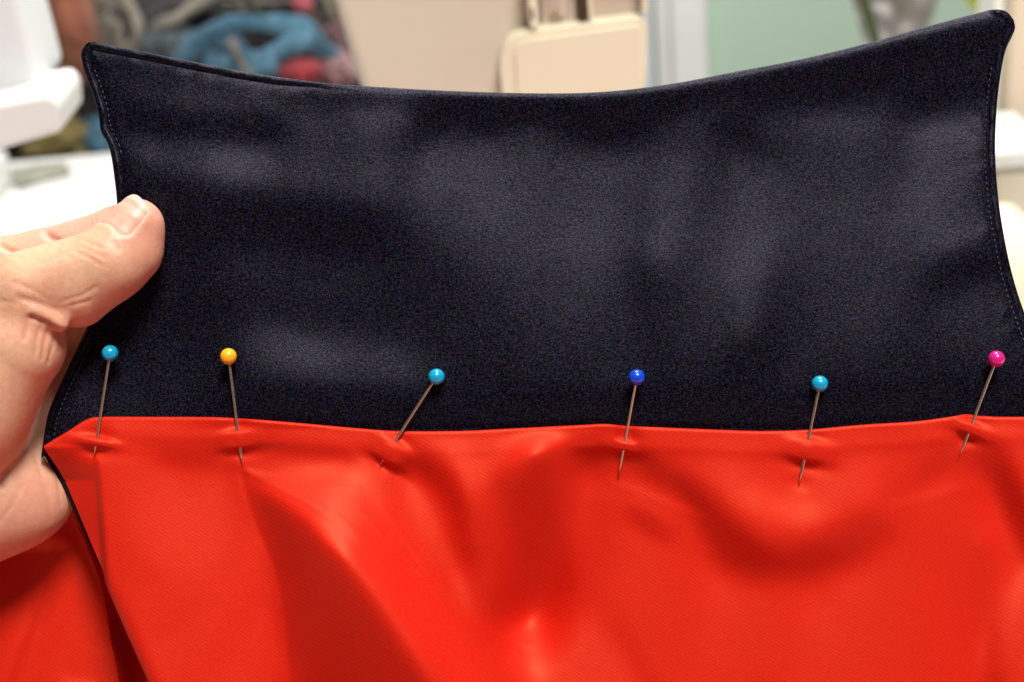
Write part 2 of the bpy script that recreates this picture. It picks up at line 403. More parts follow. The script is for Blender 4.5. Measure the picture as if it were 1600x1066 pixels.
# topstitching along the inside of the rim
inset = []
ol = np.array(outline); ol = smooth_curve(ol[::2], 320)
tg = np.gradient(ol, axis=0); tg /= np.linalg.norm(tg, axis=1)[:, None]
nrm = np.stack([-tg[:, 1], tg[:, 0]], -1)
pin_ = ol + nrm * 16.0
if not in_poly(pin_[160:161, 0], pin_[160:161, 1], outline)[0]: pin_ = ol - nrm * 16.0
keep = (seg_dist(pin_[:, 0], pin_[:, 1], outline) > 14.5) & ((pin_[:, 0] < 190) | (pin_[:, 0] > 1520)) & (pin_[:, 1] > 100)
pin_ = pin_[keep]
sv, sf, off = [], [], 0
for i in range(len(pin_) - 1):
    a, b = pin_[i], pin_[i + 1]
    if np.linalg.norm(b - a) > 25: continue
    c1, c2 = a + (b - a) * 0.12, a + (b - a) * 0.80
    z1 = float(relief(*c1)) + 0.78
    q = loc2w(Lp(np.array([c1[0], (c1[0] + c2[0]) / 2, c2[0]]), np.array([c1[1], (c1[1] + c2[1]) / 2, c2[1]]), np.array([z1 - .1, z1 + .12, z1 - .1])))
    vv, ff = tube(q, np.array([0.00018, 0.00028, 0.00018]), 5)
    sv.append(vv); sf += [[k + off for k in f] for f in ff]; off += len(vv)
tag(mesh_obj('topstitching', np.vstack(sv), sf, M_thread, collar), kind='stuff')

# ------------------------------------------------------------------ red cape
R = Slopes(-60, 1760, 600, 1300, 4)
A, Ln, Bl = R.area, R.line, R.blob
def cr(*p): return [(60 + x * 0.9625, 650 + y * 0.9625) for x, y in p]   # points read off the pinned edge's own grid
R.B += 0.05
A(cr((95, 10), (330, 10), (345, 110), (390, 260), (410, 700), (250, 700), (110, 290)), 10, 0.28)
A(cr((95, 70), (135, 90), (150, 330), (230, 700), (160, 700), (110, 290)), 16, 0.02)
Bl(60 + 260 * .9625, 650 + 190 * .9625, 60, 75, 0.48)
Ln(cr((140, 25), (290, 25)), 14, 0.35)
Ln(cr((205, 62), (310, 72)), 20, -0.28)
Ln(cr((296, 14), (304, 45)), 9, -0.35)
A(cr((335, 85), (450, 75), (560, 70), (620, 110), (650, 180), (690, 270), (730, 335), (770, 362), (850, 330), (900, 340), (960, 460), (1000, 700), (760, 700), (640, 420), (560, 310), (480, 210), (400, 140)), 14, 0.42)
Bl(60 + 470 * .9625, 650 + 118 * .9625, 110, 36, 0.60)
Ln(cr((540, 230), (600, 300), (660, 370), (740, 440)), 13, 0.66)
Ln(cr((575, 235), (640, 310), (700, 370)), 5, 0.18)
Ln(cr((600, 240), (660, 310), (730, 365), (800, 385)), 10, 0.60)
Ln(cr((560, 215), (620, 285), (690, 360), (740, 400)), 4, 0.22)
A(cr((332, 92), (370, 118), (430, 165), (490, 222), (545, 300), (590, 370), (640, 440), (700, 700), (430, 700), (408, 440), (392, 280), (362, 180)), 12, -0.56)
A(cr((400, 300), (470, 330), (560, 440), (560, 700), (420, 700)), 26, -0.66, 0.7)
Ln(cr((370, 150), (400, 220)), 16, -0.62)
Ln(cr((345, 40), (430, 52), (500, 56)), 11, -0.32)
Ln(cr((400, 24), (560, 38)), 10, 0.12)
Ln(cr((338, 88), (400, 102), (480, 108)), 5, 0.72)
Ln(cr((340, 96), (420, 140), (490, 195)), 8, 0.62)
A(cr((620, 22), (850, 35), (770, 55), (742, 90), (748, 330), (715, 300), (705, 180), (660, 80)), 12, 0.52)
Ln(cr((595, 66), (655, 100), (684, 150), (690, 200), (700, 250)), 22, -0.60)
Ln(cr((700, 260), (725, 310)), 22, 0.02)
A(cr((752, 110), (790, 65), (850, 40), (905, 30), (935, 55), (890, 95), (868, 180), (872, 270), (830, 325), (785, 348), (755, 352), (744, 330), (750, 200)), 12, -0.62)
Ln(cr((768, 120), (764, 220), (770, 310)), 18, -0.78)
A(cr((862, 302), (900, 318), (950, 370), (1000, 440), (1060, 700), (760, 700), (770, 420), (780, 385), (830, 360)), 20, 0.34)
Ln(cr((935, 335), (985, 420), (1040, 520)), 18, -0.14)
A(cr((880, 110), (960, 115), (1010, 200), (980, 290), (890, 285)), 26, 0.08)
Bl(60 + 930 * .9625, 650 + 118 * .9625, 24, 10, 0.62)
Ln(cr((975, 125), (1040, 145), (1070, 165)), 13, 0.34)
Ln(cr((965, 157), (1020, 190)), 13, -0.42)
A(cr((985, 40), (1250, 40), (1470, 30), (1410, 105), (1310, 165), (1230, 188), (1170, 165), (1080, 90)), 20, 0.16)
Ln(cr((960, 56), (1025, 100), (1085, 150), (1140, 205)), 22, -0.58)
A(cr((1070, 165), (1140, 190), (1220, 212), (1310, 192), (1390, 160), (1340, 228), (1250, 268), (1160, 268), (1100, 238)), 20, -0.74)
Ln(cr((1310, 205), (1400, 140), (1475, 75)), 24, -0.38)
Ln(cr((1165, 128), (1225, 158)), 22, 0.55)
Bl(60 + 1232 * .9625, 650 + 152 * .9625, 34, 20, 0.70)
Ln(cr((1215, 66), (1290, 72)), 9, -0.36)
Ln(cr((1395, 145), (1480, 118)), 26, 0.28)
A(cr((1000, 285), (1340, 280), (1495, 190), (1505, 600), (1080, 600)), 40, 0.08)
Ln(cr((1545, 62), (1580, 130), (1625, 215)), 26, -0.85)
Ln(cr((1495, 90), (1502, 430)), 16, 0.32); Ln(cr((1536, 220), (1545, 430)), 20, -0.26)
Ln(cr((105, 68), (118, 262), (184, 432)), 6, 0.30)
rs_ = np.random.RandomState(3)
for k in range(60):                              # small chance wrinkles in the cloth
    cx, cy, an, ln = rs_.uniform(150, 1650), rs_.uniform(720, 1200), rs_.normal(1.2, 0.6), rs_.uniform(30, 110)
    dx, dy = math.cos(an) * ln, math.sin(an) * ln; a = 0.12 * rs_.uniform(-1, 1)
    R.B += a * np.exp(-(seg_dist(R.X, R.Y, [(cx - dx, cy - dy), (cx, cy + rs_.uniform(-12, 12)), (cx + dx, cy + dy)]) / rs_.uniform(8, 26)) ** 2)
for (x, y) in ((150, 712), (379, 729), (592, 729), (966, 748), (1248, 760), (1500, 716)):   # gathers fanning down from each pin
    for k in range(7):
        an = math.pi / 2 + (k - 3) * 0.36 + rs_.uniform(-.12, .12); ln = rs_.uniform(50, 130)
        p1 = (x + math.cos(an) * 10, y + math.sin(an) * 8); p2 = (x + math.cos(an) * ln, y + math.sin(an) * ln)
        a = 0.16 * rs_.uniform(0.4, 1) * (1 if k % 2 else -1)
        t = np.clip(1 - np.hypot(R.X - x, R.Y - y) / ln, 0, 1)
        R.B += a * t * np.exp(-(seg_dist(R.X, R.Y, [p1, p2]) / 8) ** 2)
top_r = [(69, 701), (110, 676), (136, 660), (160, 656), (250, 656), (350, 657), (450, 664), (550, 673), (620, 678), (720, 678), (800, 674), (900, 669), (945, 667), (980, 670), (1050, 673), (1150, 677), (1200, 678), (1260, 676), (1350, 668), (1430, 663), (1490, 655), (1510, 652), (1540, 655), (1600, 656), (1860, 655)]
left_r = [(69, 701), (98, 745), (118, 790), (143, 850), (161, 893), (166, 915), (185, 960), (232, 1066), (300, 1215), (335, 1300), (450, 1650)]
tc_ = smooth_curve(top_r, 900)
NR, NC = 380, 640
lt = smooth_curve(left_r, 600)
def top_v(x): return np.interp(x, tc_[:, 0], tc_[:, 1])
R.soften(3.0)
R.settle(np.exp(-((R.Y - top_v(R.X) - 2) / 9) ** 2), 1090)
keep_B = R.B; R.B = R.h.copy(); R.soften(7.0); h_fine = R.B
R.B = R.h.copy(); R.soften(26.0); h_soft = R.B; R.B = keep_B
mk_ = np.clip(np.exp(-((R.X - 822) / 60) ** 2 - ((R.Y - 1015) / 62) ** 2) + np.exp(-((R.X - 535) / 42) ** 2 - ((R.Y - 815) / 42) ** 2), 0, 1)
R.h = h_fine * (1 - mk_) + h_soft * mk_
tt = np.linspace(0, 1, NR)[:, None]
ss = np.linspace(0, 1, NC)[None, :]
lxy = np.stack([np.interp(tt[:, 0], np.linspace(0, 1, 600), lt[:, k]) for k in (0, 1)], -1)
sidx = (ss ** 1.25)
Ug = lxy[:, 0][:, None] * (1 - sidx) + 1860 * sidx
Ut = 69 * (1 - sidx) + 1860 * sidx
tv = np.interp(Ut[0], tc_[:, 0], tc_[:, 1])
# rows keep the top curve at t = 0 and the left curve at s = 0
vl = lxy[:, 1][:, None]; rel = (vl - 701) / (1650 - 701)
Vg = tv[None, :] + (1650 - tv[None, :]) * rel
Hr = R.sample(Ug, Vg) / 6.2
anchor = R.sample(Ug, np.broadcast_to(top_v(Ug), Ug.shape)) / 6.2
dv = Vg - top_v(Ug)
Hr = Hr - anchor * np.exp(-np.clip(dv, 0, None) / 200)
Hr = Hr * np.clip(dv / 14, 0, 1) ** 0.5
print('slope', np.percentile(np.gradient(R.h,axis=0)/4,[2,25,50,75,98]))
def flow(pts, wd, mm_):                          # a fine pulled line in the cloth
    return mm_ * np.exp(-(seg_dist(Ug, Vg, [tuple(q) for q in smooth_curve(cr(*pts), 24)]) / wd) ** 2)
BASE = 3.2
for pts, wd, a in (([(338, 90), (420, 110), (520, 118)], 4, .16), ([(338, 92), (430, 138), (520, 200), (600, 290), (700, 390)], 5, .20),
                   ([(470, 150), (560, 225), (640, 310), (740, 390)], 4.5, .22), ([(520, 150), (600, 235), (680, 325), (780, 385)], 4.5, .20),
                   ([(555, 140), (640, 260), (720, 345), (800, 372)], 4, .16), ([(560, 190), (650, 300), (760, 400)], 3.5, -.16),
                   ([(930, 110), (1000, 135), (1080, 170)], 8, .12), ([(1390, 150), (1480, 125), (1520, 118)], 9, .12),
                   ([(330, 95), (352, 170), (385, 250), (402, 340), (408, 440)], 6, -.25)):
    Hr = Hr + flow(pts, wd, a)
# stay in front of the collar while it lies over it
kz = relief(Ug, np.minimum(Vg, top_v(Ug) + 20))
Zr = BASE + Hr + kz * np.exp(-np.clip(dv, 0, None) / 90)
fl = kz + 2.3 - 0.012 * np.clip(dv - 25, 0, None) ** 2
dd = Zr - fl; Zr = fl + 0.5 * (dd + np.sqrt(dd ** 2 + 2.0 ** 2))
# the small tucks where each pin dips under and out again
PINS = [  # head, entry, out, tip
    ((172, 552), (155, 686), (151, 697), (147, 713)),
    ((357, 557), (371, 673), (376, 701), (379, 729)),
    ((682, 589), (617, 690), (599, 719), (592, 729)),
    ((995, 590), (975, 690), (973, 704), (966, 748)),
    ((1281, 600), (1265, 688), (1256, 719), (1248, 760)),
    ((1557, 561), (1519, 662), (1514, 679), (1498, 717))]
def zr_at(x, y):
    k = np.argmin((Ug - x) ** 2 + (Vg - y) ** 2); return Zr.flat[k]
pin_geo = []
for k, (hd, en, ou, tp) in enumerate(PINS):
    hz = max(collar_z(*hd) + 2.5, 3.6)
    tz = zr_at(*tp) + 0.15
    ez = zr_at(*en) + 0.4
    # one straight needle from the head to the tip
    hdv, tpv = np.array(hd, float), np.array(tp, float); Lk = np.linalg.norm(tpv - hdv)
    te = np.linalg.norm(np.array(en) - hdv) / Lk
    if (ez - (hz + (tz - hz) * te)) > 0: hz = min(hz + (ez - (hz + (tz - hz) * te)) / max(1 - te, .2) * 0.5, hz + 2.0)
    pin_geo.append((hd, tp, hz, tz))
    d = (tpv - hdv) / Lk
    al = ((Ug - hdv[0]) * d[0] + (Vg - hdv[1]) * d[1]); ac = -(Ug - hdv[0]) * d[1] + (Vg - hdv[1]) * d[0]
    zp = hz + (tz - hz) * np.clip(al / Lk, 0, 1.05)
    ae = np.linalg.norm(np.array(en) - hdv); ao = np.linalg.norm(np.array(ou) - hdv); mid = (ae + ao) / 2
    # below the needle where it shows
    wd = np.exp(-(ac / 16) ** 2) * (1 / (1 + np.exp(-np.clip((al - ae + 60) / 8, -30, 30)))) * (1 / (1 + np.exp(np.clip((al - Lk - 1) / 4, -30, 30))))
    over = np.clip(Zr - np.maximum(zp - 0.9, kz + 2.0), 0, None)
    Zr = Zr - over * wd
    # a little fold riding over it between entry and exit, wider across than along
    half = max((ao - ae) / 2, 7)
    low = np.exp(-((al - mid) / (half * 1.05)) ** 4 - (ac / 30) ** 2)
    want = zp + 1.1
    Zr = Zr + np.clip(want - Zr, 0, None) * low
    Zr = Zr - 0.55 * np.exp(-((al - ao - 9) / 9) ** 2 - (ac / 34) ** 2) - 0.35 * np.exp(-((al - ae + 9) / 7) ** 2 - (ac / 26) ** 2)
for _ in range(3):
    Zp = np.pad(Zr, 1, mode='edge'); Zr[2:] = (0.4 * Zr + 0.15 * (Zp[2:, 1:-1] + Zp[:-2, 1:-1] + Zp[1:-1, 2:] + Zp[1:-1, :-2]))[2:]
# the left edge and the crease under the first pin
dl = Ug - np.interp(Vg, lt[:, 1], lt[:, 0])
cr_x = np.interp(Vg, [690, 712, 760, 830, 900, 960, 1066, 1290, 1650], [150, 149, 154, 159, 164, 176, 232, 330, 450])
fade = np.clip((Vg - 700) / 50, 0, 1) * (1 - np.clip((Vg - 905) / 50, 0, 1))
facet = 1 / (1 + np.exp(np.clip((Ug - cr_x) / 1.6, -30, 30)))
Zr = Zr - fade * facet * (1.4 + 3.6 * np.clip((Vg - 715) / 130, 0, 1) + 0.085 * np.clip(cr_x - Ug, 0, 90))
Zr = Zr - 2.2 * np.exp(-np.clip(dl, 0, None) / 7.0) * np.clip((Vg - 880) / 60, 0, 1)
f2 = relief(Ug, Vg) + 1.9 - 0.004 * np.clip(dv - 16, 0, None) ** 3
Zr = np.where(Ug > 150, f2 + 0.5 * (Zr - f2 + np.sqrt((Zr - f2) ** 2 + 0.15)), Zr)
# lift each needle clear of the cloth where it shows and let the tuck cover it in between
for k, (hd, tp, hz, tz) in enumerate(pin_geo):
    en, ou = np.array(PINS[k][1], float), np.array(PINS[k][2], float); hdv, tpv = np.array(hd, float), np.array(tp, float)
    Lk = np.linalg.norm(tpv - hdv); d = (tpv - hdv) / Lk; ae, ao = np.linalg.norm(en - hdv), np.linalg.norm(ou - hdv)
    for t in np.linspace((ao + 3) / Lk, 1.0, 6):
        q = hdv + d * Lk * t; tz = max(tz, tz + (zr_at(*q) + 0.42 - (hz + (tz - hz) * t)) / t)
    for t in np.linspace(0.55 * ae / Lk, (ae - 3) / Lk, 12):
        q = hdv + d * Lk * t
        if q[1] < top_v(q[0]) - 2: continue
        hz = max(hz, hz + (zr_at(*q) + 0.42 - (hz + (tz - hz) * t)) / (1 - t))
    pin_geo[k] = (hd, tp, hz, tz)
    al = ((Ug - hdv[0]) * d[0] + (Vg - hdv[1]) * d[1]); ac = -(Ug - hdv[0]) * d[1] + (Vg - hdv[1]) * d[0]
    zp = hz + (tz - hz) * np.clip(al / Lk, 0, 1.05); mid, half = (ae + ao) / 2, max((ao - ae) / 2, 6)
    Zr = Zr + np.clip(zp + 0.75 - Zr, 0, None) * np.exp(-((al - mid) / half) ** 4 - (ac / 24) ** 2)
    print('pin', k, round(hz, 1), round(tz, 1))
front_r = Lp(Ug, Vg, Zr)
# rolled top edge and the part that goes down behind it
rows = []
for ang in np.linspace(0, math.pi, 7)[1:]:
    z = Zr[0] - 0.75 + 0.75 * math.cos(ang)
    rows.append(Lp(Ug[0], Vg[0] - 4.5 * math.sin(ang), z))
allr = np.concatenate([np.stack(rows[::-1]), front_r], 0)
nr = allr.shape[0]
cape = thing('red_fabric', loc2w(Lp(800, 1066, 0)), 'bright red satin fabric with a folded edge pinned over the collar', 'fabric')
mesh_obj('front_panel', loc2w(allr).reshape(-1, 3), grid_faces(nr, NC), M_red, cape)
# black lining that shows beside the left edge of the front panel
ll = smooth_curve([(69, 701), (98, 745), (118, 790), (138, 838), (150, 868), (156, 884)], 80)
li = np.linspace(0, 1, 10)[None, :]
wdt = np.interp(np.linspace(0, 1, 80), [0, .15, .45, .8, 1], [3, 8, 6, 3, 0])[:, None]
LX = ll[:, 0:1] - wdt + (wdt + 26) * li; LY = ll[:, 1:2] + 3 + 0 * li
LZ = -1.6 - 3.5 * np.linspace(0, 1, 80)[:, None] - 0.9 * (1 - li) ** 2
mesh_obj('lining', loc2w(Lp(LX, LY, LZ)).reshape(-1, 3), grid_faces(80, 10), M_lining, cape)
# the second red layer hanging behind
Q = Slopes(-260, 320, 700, 1300, 4)
Q.area([(90, 830), (118, 830), (175, 980), (210, 1300), (0, 1300), (30, 1066)], 10, -0.05)
Q.area([(-260, 868), (92, 868), (60, 960), (20, 1066), (-30, 1200), (-260, 1200)], 10, 0.35)
Q.line([(-260, 852), (0, 850), (95, 852)], 13, -1.3)
Q.line([(84, 880), (60, 950), (28, 1040), (0, 1130)], 15, -0.9)
Q.line([(20, 880), (10, 960)], 22, 0.5)
Q.line([(60, 880), (40, 980)], 10, -0.4)
Q.area([(100, 1054), (150, 1062), (180, 1120), (90, 1120)], 6, 0.5)
Q.solve(0.55, -0.14, 1.0, 0.08, 600.)
redge = smooth_curve([(92, 740), (112, 800), (150, 892), (163, 940), (172, 1000), (185, 1066), (215, 1290), (280, 1620)], 420)
n1, n2 = 420, 150
jag = 2.0 * np.abs(((np.arange(420) * 0.5) % 2) - 1)
bx = np.linspace(-250, 0, n2)[None, :] * 0 + np.linspace(0, 1, n2)[None, :]
QX = -250 + (redge[:, 0:1] + jag[:, None] + 250) * bx; QY = redge[:, 1:2] + 0 * bx
QZ = -19 + Q.sample(QX, QY) / 6.2 - 3 * np.exp(-(redge[:, 0:1] - QX) / 30)
mesh_obj('back_panel', loc2w(Lp(QX, QY, QZ)).reshape(-1, 3), grid_faces(n1, n2), red_cloth('red_satin_reverse', (0.60, 0.006, 0.002)), cape)

ix, iy = np.meshgrid(np.linspace(60, 620, 90), np.linspace(770, 1640, 70))
iz = -27 + 2.5 * np.sin(ix / 37 + iy / 160) + 1.5 * np.sin(ix / 19 - iy / 90)
mesh_obj('inner_fold', loc2w(Lp(ix, iy, iz)).reshape(-1, 3), grid_faces(70, 90), M_red, cape)

# unseen cloth added on the table below the picture, so the bounce is red
gxx, gyy = np.meshgrid(np.linspace(-0.34, 0.34, 120), np.linspace(0.00, 0.40, 90))
gzz = 0.010 + 0.010 * np.abs(np.sin(gxx * 22 + 1.5 * np.sin(gyy * 14))) + 0.008 * np.sin(gyy * 31 + gxx * 9) ** 2 + 0.045 * np.exp(-((gyy - 0.27) / 0.06) ** 2)
edge_ = np.clip(np.minimum(np.minimum(gxx + 0.34, 0.34 - gxx), np.minimum(gyy, 0.40 - gyy)) / 0.04, 0, 1)
mesh_obj('bounce_cloth', np.stack([gxx, gyy, 0.002 + gzz * edge_], -1).reshape(-1, 3), grid_faces(90, 120), M_red, cape)

# ------------------------------------------------------------------ pins
def uvsphere(c, rad, n=28, k=16):
    th = np.linspace(0, math.pi, k); ph = np.arange(n) / n * 2 * math.pi
    v = np.stack([np.sin(th)[:, None] * np.cos(ph), np.sin(th)[:, None] * np.sin(ph), np.cos(th)[:, None] + 0 * ph], -1) * rad + c
    return v.reshape(-1, 3), grid_faces(k, n, wrap=True)
steel = mat('pin_steel', (0.55, 0.44, 0.32), 0.32, 0.5, 0.9)
pcol = {'turquoise': (0.004, 0.31, 0.56), 'yellow': (0.86, 0.42, 0.01), 'blue': (0.004, 0.055, 0.56), 'magenta': (0.58, 0.010, 0.20)}
pmat = {}
for k, v in pcol.items():
    pm = mat(k + '_plastic', v, 0.22, 0.55, coat=0.3)
    gg = noise_tex(pm, coord(pm), 600, 2, 0.5); lk(pm, bump(pm, gg.outputs['Fac'], 0.00004, 0.6), bs(pm).inputs['Normal']); pmat[k] = pm
pl = [('turquoise', 'turquoise ball-headed pin just below the thumb'), ('yellow', 'yellow ball-headed pin in the red edge'),
      ('turquoise', 'steeply slanted turquoise ball-headed pin right of the yellow one'), ('blue', 'dark blue ball-headed pin in the middle of the red edge'),
      ('turquoise', 'turquoise ball-headed pin between the dark blue and the magenta pins'), ('magenta', 'magenta ball-headed pin near the right end of the red edge')]
for (cn, lab), (hd, tp, hz, tz) in zip(pl, pin_geo):
    h, t = loc2w(Lp(hd[0], hd[1], hz)), loc2w(Lp(tp[0], tp[1], tz))
    p = thing('ball_head_pin', t, lab, 'pin', 'pins along the red folded edge')
    d = (h - t) / np.linalg.norm(h - t)
    v, f = uvsphere(np.zeros(3), 0.00205)
    mesh_obj('head', v + h, f, pmat[cn], p, True, h)
    v, f = tube([t, t + d * 0.0035, t + (h - t) * .5, h - d * 0.002, h - d * .0008], np.array([0.00005, 0.00034, 0.00036, 0.00036, .0005]), 12)
    mesh_obj('shaft', v, f, steel, p)

# ------------------------------------------------------------------ hand
def skin_mat():
    M = mat('skin', (0.70, 0.37, 0.23), 0.50, 0.40, 0, 0.22, (1.0, 0.32, 0.16), 0.0035)
    v = coord(M)
    a = noise_tex(M, v, 55, 3, 0.55); b = noise_tex(M, v, 600, 3, 0.6)
    col = ramp(M, a.outputs['Fac'], [(0.30, (0.57, 0.265, 0.165)), (0.52, (0.60, 0.335, 0.21)), (0.75, (0.63, 0.385, 0.245))])
    col = mixcol(M, 0.10, col, ramp(M, b.outputs['Fac'], [(0.35, (0.45, 0.18, 0.10)), (0.65, (0.95, 0.70, 0.52))]))
    at_ = nd(M, 'ShaderNodeAttribute', attribute_name='flush')
    col = mixcol(M, at_.outputs['Fac'], col, (0.62, 0.285, 0.21))
    lk(M, col, bs(M).inputs['Base Color'])
    vr = nd(M, 'ShaderNodeTexVoronoi', feature='DISTANCE_TO_EDGE'); vr.inputs['Scale'].default_value = 900
    mp = coord(M, (1, 1.5, 1), (0, 0, 0.5)); lk(M, mp, vr.inputs['Vector'])
    n1 = bump(M, vr.outputs['Distance'], 0.00024, 0.22)
    st = noise_tex(M, coord(M, (240, 1100, 700), (0, 0, -0.35)), 1.0, 3, 0.6)
    n2 = bump(M, st.outputs['Fac'], 0.00022, 0.38, n1)
    lk(M, n2, bs(M).inputs['Normal']); return M
M_skin = skin_mat()
VOX = 0.62
lo = np.array([-176.0, -82.0, -34.0]); hi = np.array([-66.0, 42.0, 31.0])
gx, gy, gz = [np.arange(lo[k], hi[k], VOX).astype(np.float32) for k in range(3)]
GX, GY, GZ = gx[:, None, None], gy[None, :, None], gz[None, None, :]
def rcone(a, b, ra, rb):                         # capsule whose radius runs from ra to rb
    a, b = a.astype(np.float32), b.astype(np.float32); d = b - a; L = float(d @ d)
    t = np.clip(((GX - a[0]) * d[0] + (GY - a[1]) * d[1] + (GZ - a[2]) * d[2]) / L, 0, 1)
    return np.sqrt((GX - a[0] - t * d[0]) ** 2 + (GY - a[1] - t * d[1]) ** 2 + (GZ - a[2] - t * d[2]) ** 2) - (ra + (rb - ra) * t)
def ellip(c, rad):
    q = np.sqrt(((GX - c[0]) / rad[0]) ** 2 + ((GY - c[1]) / rad[1]) ** 2 + ((GZ - c[2]) / rad[2]) ** 2)
    return (q - 1) * min(rad)
def smin(a, b, k):
    h = np.clip(0.5 + 0.5 * (b - a) / k, 0, 1); return b * (1 - h) + a * h - k * h * (1 - h)
def P(x, y, z): return Lp(x, y, z)
# thumb
F = rcone(P(213, 354, 9.0), P(172, 408, 11.0), 6.9, 8.1)
F = smin(F, rcone(P(172, 408, 11.0), P(45, 447, 13), 8.2, 8.9), 3)
F = smin(F, rcone(P(214, 396, 8.6), P(120, 458, 9.5), 6.2, 8.6), 4)
thumbF = F
# thenar
F = smin(F, rcone(P(22, 538, 10), P(-75, 640, 6), 12.6, 18), 2.0)
F = smin(F, rcone(P(40, 470, 12), P(-60, 500, 6), 9.6, 14), 3)
F = smin(F, rcone(P(-75, 640, 6), P(-300, 880, 3), 17.5, 22), 8)
F = smin(F, rcone(P(52, 486, 19.2), P(92, 503, 16.6), 2.0, 2.5), 1.6)
# palm behind the collar edge, heel of the hand
G = rcone(P(85, 500, -14), P(42, 640, -12), 9.0, 6.2)
G = smin(G, rcone(P(42, 640, -12), P(30, 745, -9), 6.2, 10), 5)
G = smin(G, ellip(P(38, 775, -8), (12.6, 12.0, 10.5)), 4)
G = smin(G, rcone(P(-20, 560, -14), P(-40, 760, -10), 15, 17), 8)
G = smin(G, rcone(P(-20, 775, -9), P(-420, 1010, 2), 14.0, 22), 8)
# fingers that close behind the collar
fing = [([(-70, 440, -13), (70, 412, -14), (190, 372, -13), (290, 345, -11.5)], [10, 8.7, 8.2, 6.6]),
        ([(-60, 490, -15), (90, 470, -17), (230, 430, -15), (330, 410, -12)], [10, 8.9, 8.3, 6.8]),
        ([(-50, 560, -15), (80, 535, -17), (220, 505, -15), (310, 490, -12)], [10, 8.6, 8.0, 6.5]),
        ([(-40, 640, -14), (60, 605, -16), (170, 585, -14), (240, 575, -12)], [9, 7.4, 6.8, 5.6])]
for pts, rr in fing:
    g = None
    for (p, q, ra, rb) in zip(pts[:-1], pts[1:], rr[:-1], rr[1:]):
        c = rcone(P(*p), P(*q), ra, rb); g = c if g is None else smin(g, c, 2.0)
    G = smin(G, g, 1.2)
F = smin(F, G, 2.2)
# closed at the sides of the volume
F[0] = F[-1] = 1; F[:, 0] = F[:, -1] = 1; F[:, :, 0] = F[:, :, -1] = 1
def surface_nets(F):
    ins = F < 0
    nx, ny, nz = F.shape
    cnt = np.zeros((nx - 1, ny - 1, nz - 1), np.int8)
    for dx in (0, 1):
        for dy in (0, 1):
            for dz in (0, 1): cnt += ins[dx:nx - 1 + dx, dy:ny - 1 + dy, dz:nz - 1 + dz]
    act = (cnt > 0) & (cnt < 8)
    idx = -np.ones(act.shape, np.int64); cells = np.argwhere(act); idx[act] = np.arange(len(cells))
    acc = np.zeros((len(cells), 3)); num = np.zeros(len(cells))
    cs = [(a, b, c) for a in (0, 1) for b in (0, 1) for c in (0, 1)]
    val = {c: F[cells[:, 0] + c[0], cells[:, 1] + c[1], cells[:, 2] + c[2]].astype(float) for c in cs}
    for c in cs:
        for ax in range(3):
            if c[ax]: continue
            e = list(c); e[ax] = 1; e = tuple(e); f0, f1 = val[c], val[e]; mk = (f0 < 0) != (f1 < 0)
            t = np.where(mk, f0 / np.where(mk, f0 - f1, 1), 0)
            p = np.array(c, float)[None].repeat(len(cells), 0); p[:, ax] += t
            acc += p * mk[:, None]; num += mk
    vert = cells + acc / num[:, None]
    faces = []
    for ax in range(3):
        b, c = (ax + 1) % 3, (ax + 2) % 3
        sl0 = [slice(None)] * 3; sl1 = [slice(None)] * 3; sl0[ax] = slice(0, -1); sl1[ax] = slice(1, None)
        e = np.argwhere(ins[tuple(sl0)] != ins[tuple(sl1)])
        e = e[(e[:, b] > 0) & (e[:, c] > 0) & (e[:, b] < F.shape[b] - 1) & (e[:, c] < F.shape[c] - 1)]
        s = ins[e[:, 0], e[:, 1], e[:, 2]]
        q = []
        for (ob, oc) in ((-1, -1), (0, -1), (0, 0), (-1, 0)):
            k = e.copy(); k[:, b] += ob; k[:, c] += oc; q.append(idx[k[:, 0], k[:, 1], k[:, 2]])
        q = np.stack(q, -1); q[~s] = q[~s][:, ::-1]; faces.append(q)
    return vert, np.vstack(faces)
hv, hf = surface_nets(F)
hv = hv * VOX + lo
# relax a little, then press the skin creases in
nb = np.vstack([hf[:, [0, 1]], hf[:, [1, 2]], hf[:, [2, 3]], hf[:, [3, 0]]])
for it in range(3):
    s = np.zeros_like(hv); n = np.zeros(len(hv))
    for a, b in ((0, 1), (1, 0)):
        for k in range(3): s[:, k] += np.bincount(nb[:, a], hv[nb[:, b], k], len(hv))
        n += np.bincount(nb[:, a], minlength=len(hv))
    hv = hv * 0.45 + 0.55 * s / n[:, None]
def vnormals(v, f):
    nrm = np.cross(v[f[:, 2]] - v[f[:, 0]], v[f[:, 3]] - v[f[:, 1]]); out = np.zeros_like(v)
    for k in range(4):
        for c in range(3): out[:, c] += np.bincount(f[:, k], nrm[:, c], len(v))
    return out / (np.linalg.norm(out, axis=1)[:, None] + 1e-12)
hn = vnormals(hv, hf)
dpt = D0 * 1000 - hv[:, 2]
hpx, hpy = hv[:, 0] / dpt * FPX + CX, -hv[:, 1] / dpt * FPX + CY
def crease(pts, wd, depth, zmin=-99, zmax=99):
    global hv
    a = np.exp(-(seg_dist(hpx, hpy, pts) / wd) ** 2) * np.clip(hn[:, 2] * 2, 0, 1) * ((hv[:, 2] > zmin) & (hv[:, 2] < zmax))
    hv = hv - hn * (depth * a)[:, None]
F_ = dict(zmin=6)
crease([(48, 496), (72, 506), (98, 522), (112, 524)], 4.5, 1.0, **F_)
crease([(30, 466), (60, 474), (88, 486), (108, 508)], 5, 0.6, **F_)
for q in ([(66, 500), (58, 530), (56, 552)], [(76, 508), (70, 536), (66, 560)], [(88, 520), (82, 545), (76, 566)], [(97, 528), (93, 548)], [(48, 498), (38, 530)]):
    crease(q, 3.2, 0.34, **F_)
